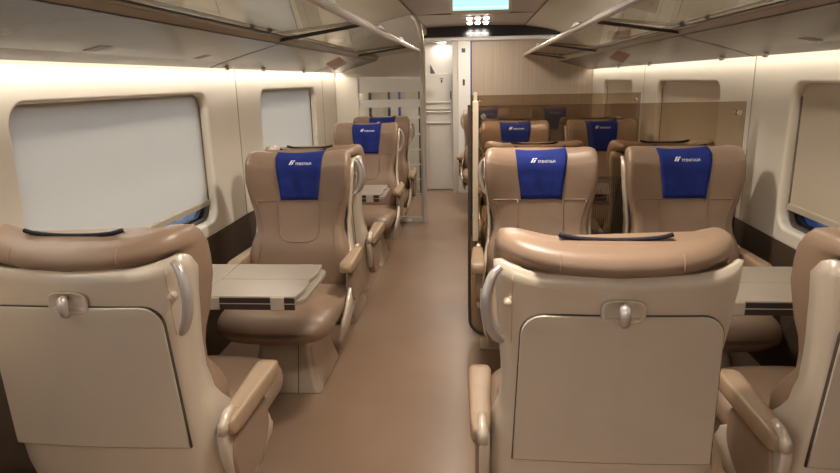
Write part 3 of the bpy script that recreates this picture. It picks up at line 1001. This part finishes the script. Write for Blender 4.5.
def seat(x, y, facing, aisle, arms, label, group, cloth=True, reach=0.312, low=1.0, wide=1.0):
    """facing 1 = towards the viewer, -1 = away; aisle = world side (+1/-1) of the handle, 0 none; arms = world sides"""
    t = thing('train_seat', label, 'seat', (x, y, 0), 0.0 if facing > 0 else PI, group)
    t.scale = (wide, 1, low)
    loc_side = lambda s: s * facing
    obj('pedestal', MESH['pedestal'], M['pedestal'], t, bevel=0.004)
    obj('pedestal_seam', MESH['ped_seam'], M['seamdark'], t)
    obj('seat_cushion', MESH['cushion'], M['leather'], t, label='brown leather seat cushion')
    sh = obj('shell', MESH['shell'], M['shell'], t, solid=(0.016, -1), label='champagne plastic rear shell')
    b = obj('backrest', MESH['backrest'], M['leather'], t, label='brown leather backrest with winged head')
    if facing > 0: obj('piping', MESH['piping'], M['leather'], b)
    else: obj('rear_seam', MESH['rear_seam'], M['stitch'], b)
    if cloth:
        c = obj('headrest_cover', MESH['cloth'], M['cloth'], t, label='blue cloth headrest cover', solid=(0.003, 0))
        obj('hem', MESH['hem'], M['hem'], c, label='dark hem of the headrest cloth')
        if facing > 0: obj('logo', MESH['logo'], M['white'], c, label='small white slanted mark and lettering')
    k = 'p' if loc_side(aisle or 1) > 0 else 'n'
    if facing < 0:
        f = obj('tray_flap', MESH['flap' + k], M['flap'], t)
        obj('flap_gap', MESH['gap' + k], M['seamdark'], t)
        s = 1 if k == 'p' else -1
        obj('edge_crease', MESH['crease' + k], M['seam'], sh)
        d = obj('latch', MESH['dish'], M['flap'], t, loc=(-0.012 * s, -0.001, 0.934))
        obj('latch_knob', MESH['knob'], M['handle'], d, label='grey latch knob')
    if aisle:
        obj('grip_handle', MESH['grip' + k], M['handle'], t, label='curved grey grip handle')
        if facing < 0: obj('release_button', MESH['button' + k], M['shell'], t)
    for a in arms:
        lx = loc_side(a) * reach
        p = obj('armrest', MESH['pad'], M['padleather'], t, loc=(lx, 0, 0), label='tan leather armrest pad')
        obj('stitching', MESH['inlay'], M['stitch'], p)
        obj('arm_bracket', MESH['bracket' if loc_side(a) > 0 else 'bracket_n'], M['shell'], t, loc=(lx - loc_side(a) * 0.004, 0, 0))
        obj('arm_cheek', MESH['cheek'], M['leather'], t, loc=(lx - loc_side(a) * 0.004, 0, 0))
    return t

G = 'train seats'
LX, AX, BX = -0.910, 0.327, 1.022
S0, S1, S2, S3, S4, S5 = 1.39, 3.33, 3.47, 5.43, 5.59, 7.72
seat(-0.985, 1.385, -1, 1, (1,), 'pale-shelled seat from behind at the left edge of the photo, below the white blind', G, reach=0.325, low=1.0)
seat(LX, S1, 1, 1, (1, -1), 'brown leather seat with blue headrest facing us behind the left folding table', G, reach=0.292, wide=0.97)
seat(LX, 3.40, -1, 1, (1, -1), 'seat facing away, back to back with the nearest left seat that faces us, mostly hidden', G)
seat(LX, S3, 1, 1, (1, -1), 'second left seat facing us, with blue headrest, behind the farther left table', G, reach=0.292, wide=0.97)
seat(LX, 6.33, 1, 1, (1, -1), 'last left seat facing us, right in front of the striped glass partition', G)
seat(AX, S0, -1, -1, (-1,), 'large foreground aisle seat from behind, pale shell and latch, right of the aisle', G, low=0.99)
seat(1.07, S0, -1, 0, (-1, 1), 'seat from behind, cut off by the right edge of the photo', G, low=0.99)
seat(AX, S1, 1, -1, (-1,), 'brown aisle seat with blue headrest facing us in front of the smoked glass', G)
seat(BX, S1, 1, 0, (-1, 1), 'window seat with blue headrest facing us in front of the smoked glass, right', G)
seat(AX, S2, -1, -1, (-1,), 'aisle seat facing away just behind the nearer smoked glass screen', G)
seat(BX, S2, -1, 0, (-1, 1), 'window seat facing away just behind the nearer smoked glass screen', G)
seat(AX, S3, 1, -1, (-1,), 'dimmed aisle seat facing us, with blue headrest, seen through the nearer smoked glass', G)
seat(BX, S3, 1, 0, (-1, 1), 'dimmed window seat facing us, with blue headrest, seen through the nearer smoked glass', G)
seat(AX, S4, -1, -1, (-1,), 'aisle seat facing away behind the farther smoked glass screen', G)
seat(BX, S4, -1, 0, (-1, 1), 'window seat facing away behind the farther smoked glass screen', G)
seat(AX - 0.19, S5, 1, -1, (-1,), 'farthest aisle seat, its edge showing beside the white column at the end wall', G)
seat(BX - 0.10, S5, 1, 0, (-1, 1), 'farthest window seat facing us in front of the wood end wall', G)

# ------------------------------------------------------------------ folding tables at the walls
def table(side, y, xin, label):
    """side wall table: fixed part at the wall and a folded double leaf"""
    s = 1 if side == 'left' else -1
    xw = XL if side == 'left' else XR
    t = thing('folding_table', label, 'table', (0, y, 0), 0, 'folding tables at the windows')
    xm = xw + s * (0.40 if s > 0 else 0.10)
    X = lambda a, b: sorted((a, b))
    za, zb = 0.668, 0.702
    obj('fixed_top', box(*X(xw - s*0.001, xm - s * 0.002), -0.205, 0.205, 0.672, zb, bevel=0.004), M['tabletop'], t)
    # lower leaf, a little longer with a rounded end
    xe = xin
    low = rrect(min(xm, xe), max(xm, xe), -0.205, 0.205, 0.06, 6, (0, 1, 1, 0) if s > 0 else (1, 0, 0, 1))
    obj('lower_leaf', plate_mesh('lower_leaf', low, (), 0.007, 0.002, Matrix.Translation((0, 0, 0.676))), M['tabletop'], t)
    xu = xe - s * 0.028
    for ya, yb in ((-0.205, -0.004), (0.0, 0.203)):
        up = [(xm + s*0.002, ya), (xu - s * 0.0, ya + (0.0)), (xu + (s*0.012), (ya + yb) / 2), (xu, yb), (xm + s*0.002, yb)]
        if s < 0: up = up[::-1]
        obj('upper_leaf', plate_mesh('upper_leaf', up, (), 0.006, 0.002, Matrix.Translation((0, 0, 0.695))), M['tabletop'], t)
    # dark edge bands front and rear with chrome hinges
    for yy in (-0.212, 0.206):
        e = obj('edge_band', box(*X(xw + s * 0.03, xu - s * 0.002), yy, yy + 0.006, 0.654, 0.699, bevel=0.0015), M['tabledge'], t)
        for hx in ((xm + s * 0.025, xm + s * 0.265) if s > 0 else (xm + s * 0.44, xm + s * 0.57)):
            bm = bmesh.new(); add_box(bm, *X(hx, hx + s * 0.055), yy - 0.003, yy + 0.009, 0.653, 0.7005)
            bmesh.ops.bevel(bm, geom=bm.edges[:], offset=0.003, segments=2, affect='EDGES')
            obj('hinge', bm, M['metal'], t)
        obj('edge_line', box(*X(xw + s * 0.03, xu - s * 0.002), yy - 0.001, yy + 0.007, 0.676, 0.679), M['metal'], t)
    obj('support', box(*X(xw - s * 0.012, xw + s * 0.34), -0.03, 0.03, 0.62, 0.672, bevel=0.006), M['dado'], t)
    bm = bmesh.new()
    add_tube(bm, [(xw + s*0.30, 0, 0.63), (xw + s*0.10, 0, 0.36), (xw + s*0.012, 0, 0.30)], 0.018, 10)
    obj('strut', bm, M['dado'], t)
    return t
table('left', 2.30, -0.615, 'pale folding table with dark hinged edge beside the nearest left window')
table('left', 4.36, -0.615, 'small pale folding table in front of the second left seat facing us')
table('right', 2.30, 0.70, 'pale folding table at the right window between the near facing seats')
table('right', 4.36, 0.70, 'folding table behind the nearer smoked glass, seen between the two headrests')
table('right', 6.60, 0.70, 'farthest folding table on the right, behind the farther smoked glass')

# ------------------------------------------------------------------ smoked glass screens between seat backs
def smoke_screen(y, x1, label, dotted):
    t = thing('glass_screen', label, 'glass screen', (0, y, 0), 0, 'smoked glass screens between seats')
    out = rrect(-0.02, x1, 0.028, 1.31, 0.09, 8, (1, 0, 0, 0))
    obj('glass_pane', plate_mesh('glass_pane', out, (), 0.004, 0, XZ(0)), M['dotglass'] if dotted else M['smoke'], t, label='smoked brown glass pane')
    P = [(-0.030, 0, 1.315)] + [(-0.030, 0, 1.2 - 0.1 * i) for i in range(11)]
    P += [(0.07 - 0.10 * math.cos(a), 0, 0.118 - 0.10 * math.sin(a)) for a in [0.5 * PI * k / 8 for k in range(1, 9)]] + [(0.20, 0, 0.018)]
    obj('edge_trim', tube(P, 0.009, 8), M['rubber'], t, label='dark rubber edge')
    po = obj('post', box(-0.012, 0.018, -0.024, 0.024, 0.58, 1.335, bevel=0.004), M['creampost'], t, label='cream aluminium post')
    for z in (1.29, 1.20, 1.05, 0.9, 0.72):
        bm = bmesh.new(); add_lathe(bm, [(0.001, -0.006), (0.006, -0.004), (0.007, 0.0)], 10, 'x', (-0.012, 0.0, z))
        obj('screw', bm, M['chrome'], po)
    for x in (0.045, x1 - 0.035):
        bm = bmesh.new(); add_lathe(bm, [(0.001, -0.018), (0.014, -0.016), (0.016, -0.010), (0.016, 0.010), (0.012, 0.014)], 14, 'y', (x, 0, 1.255))
        obj('clamp', bm, M['chrome'], t)
smoke_screen(3.40, 1.375, 'nearer large smoked glass screen with dark edge standing between the right seat rows', True)
smoke_screen(5.51, 1.375, 'farther smoked glass screen behind the dimmed right seats', False)

fb = tag(obj('floor_plate', box(0.03, 0.19, 3.22, 3.37, 0.0, 0.014, bevel=0.004), M['pedestal']),
         'small bolted metal plate on the floor at the foot of the smoked glass', 'floor plate')
bm = bmesh.new(); add_lathe(bm, [(0.016, 0.0), (0.016, 0.006), (0.008, 0.008)], 12, 'z', (0.085, 3.29, 0.012))
obj('bolt', bm, M['chrome'], fb)
# small socket plate on the left dado and a strap end by the right seat
so = thing('wall_socket', 'small pale socket plate low on the dark wall under the left table', 'socket', (XL + 0.004, 2.80, 0.30))
obj('plate', box(0.0, 0.010, -0.06, 0.06, -0.02, 0.02, bevel=0.003), M['midgrey'], so)
bm = bmesh.new(); add_box(bm, 0.010, 0.012, -0.03, -0.01, -0.008, 0.008); add_box(bm, 0.010, 0.012, 0.01, 0.03, -0.008, 0.008)
obj('slots', bm, M['black'], so)

# ------------------------------------------------------------------ camera
f_px, vp, roll, h = 630.0, (475.0, 78.5), math.radians(1.2), 1.45
vx, vy = vp[0] - 420, -(vp[1] - 236.5)
c, s = math.cos(roll), math.sin(roll)
d = Vector((c*vx + s*vy, -s*vx + c*vy, f_px)).normalized()
a = math.asin(d.x); p = math.atan2(d.y, d.z)
R = Vector((math.cos(a), math.sin(a), 0))
F = Vector((-math.sin(a)*math.cos(p), math.cos(a)*math.cos(p), -math.sin(p)))
U = Vector((-math.sin(a)*math.sin(p), math.cos(a)*math.sin(p), math.cos(p)))
R2 = c*R - s*U; U2 = s*R + c*U
cd = bpy.data.cameras.new('Camera')
cd.sensor_fit = 'HORIZONTAL'; cd.sensor_width = 36; cd.lens = f_px * 36 / 840
cd.clip_start = 0.02
co = bpy.data.objects.new('Camera', cd); COL.objects.link(co)
co.matrix_world = Matrix(((R2.x, U2.x, -F.x, 0), (R2.y, U2.y, -F.y, 0), (R2.z, U2.z, -F.z, h), (0, 0, 0, 1)))
scene.camera = co

vs = scene.view_settings
vs.view_transform = 'Standard'; vs.look = 'None'; vs.gamma = 1.0; vs.exposure = 0.0
vs.use_curve_mapping = False
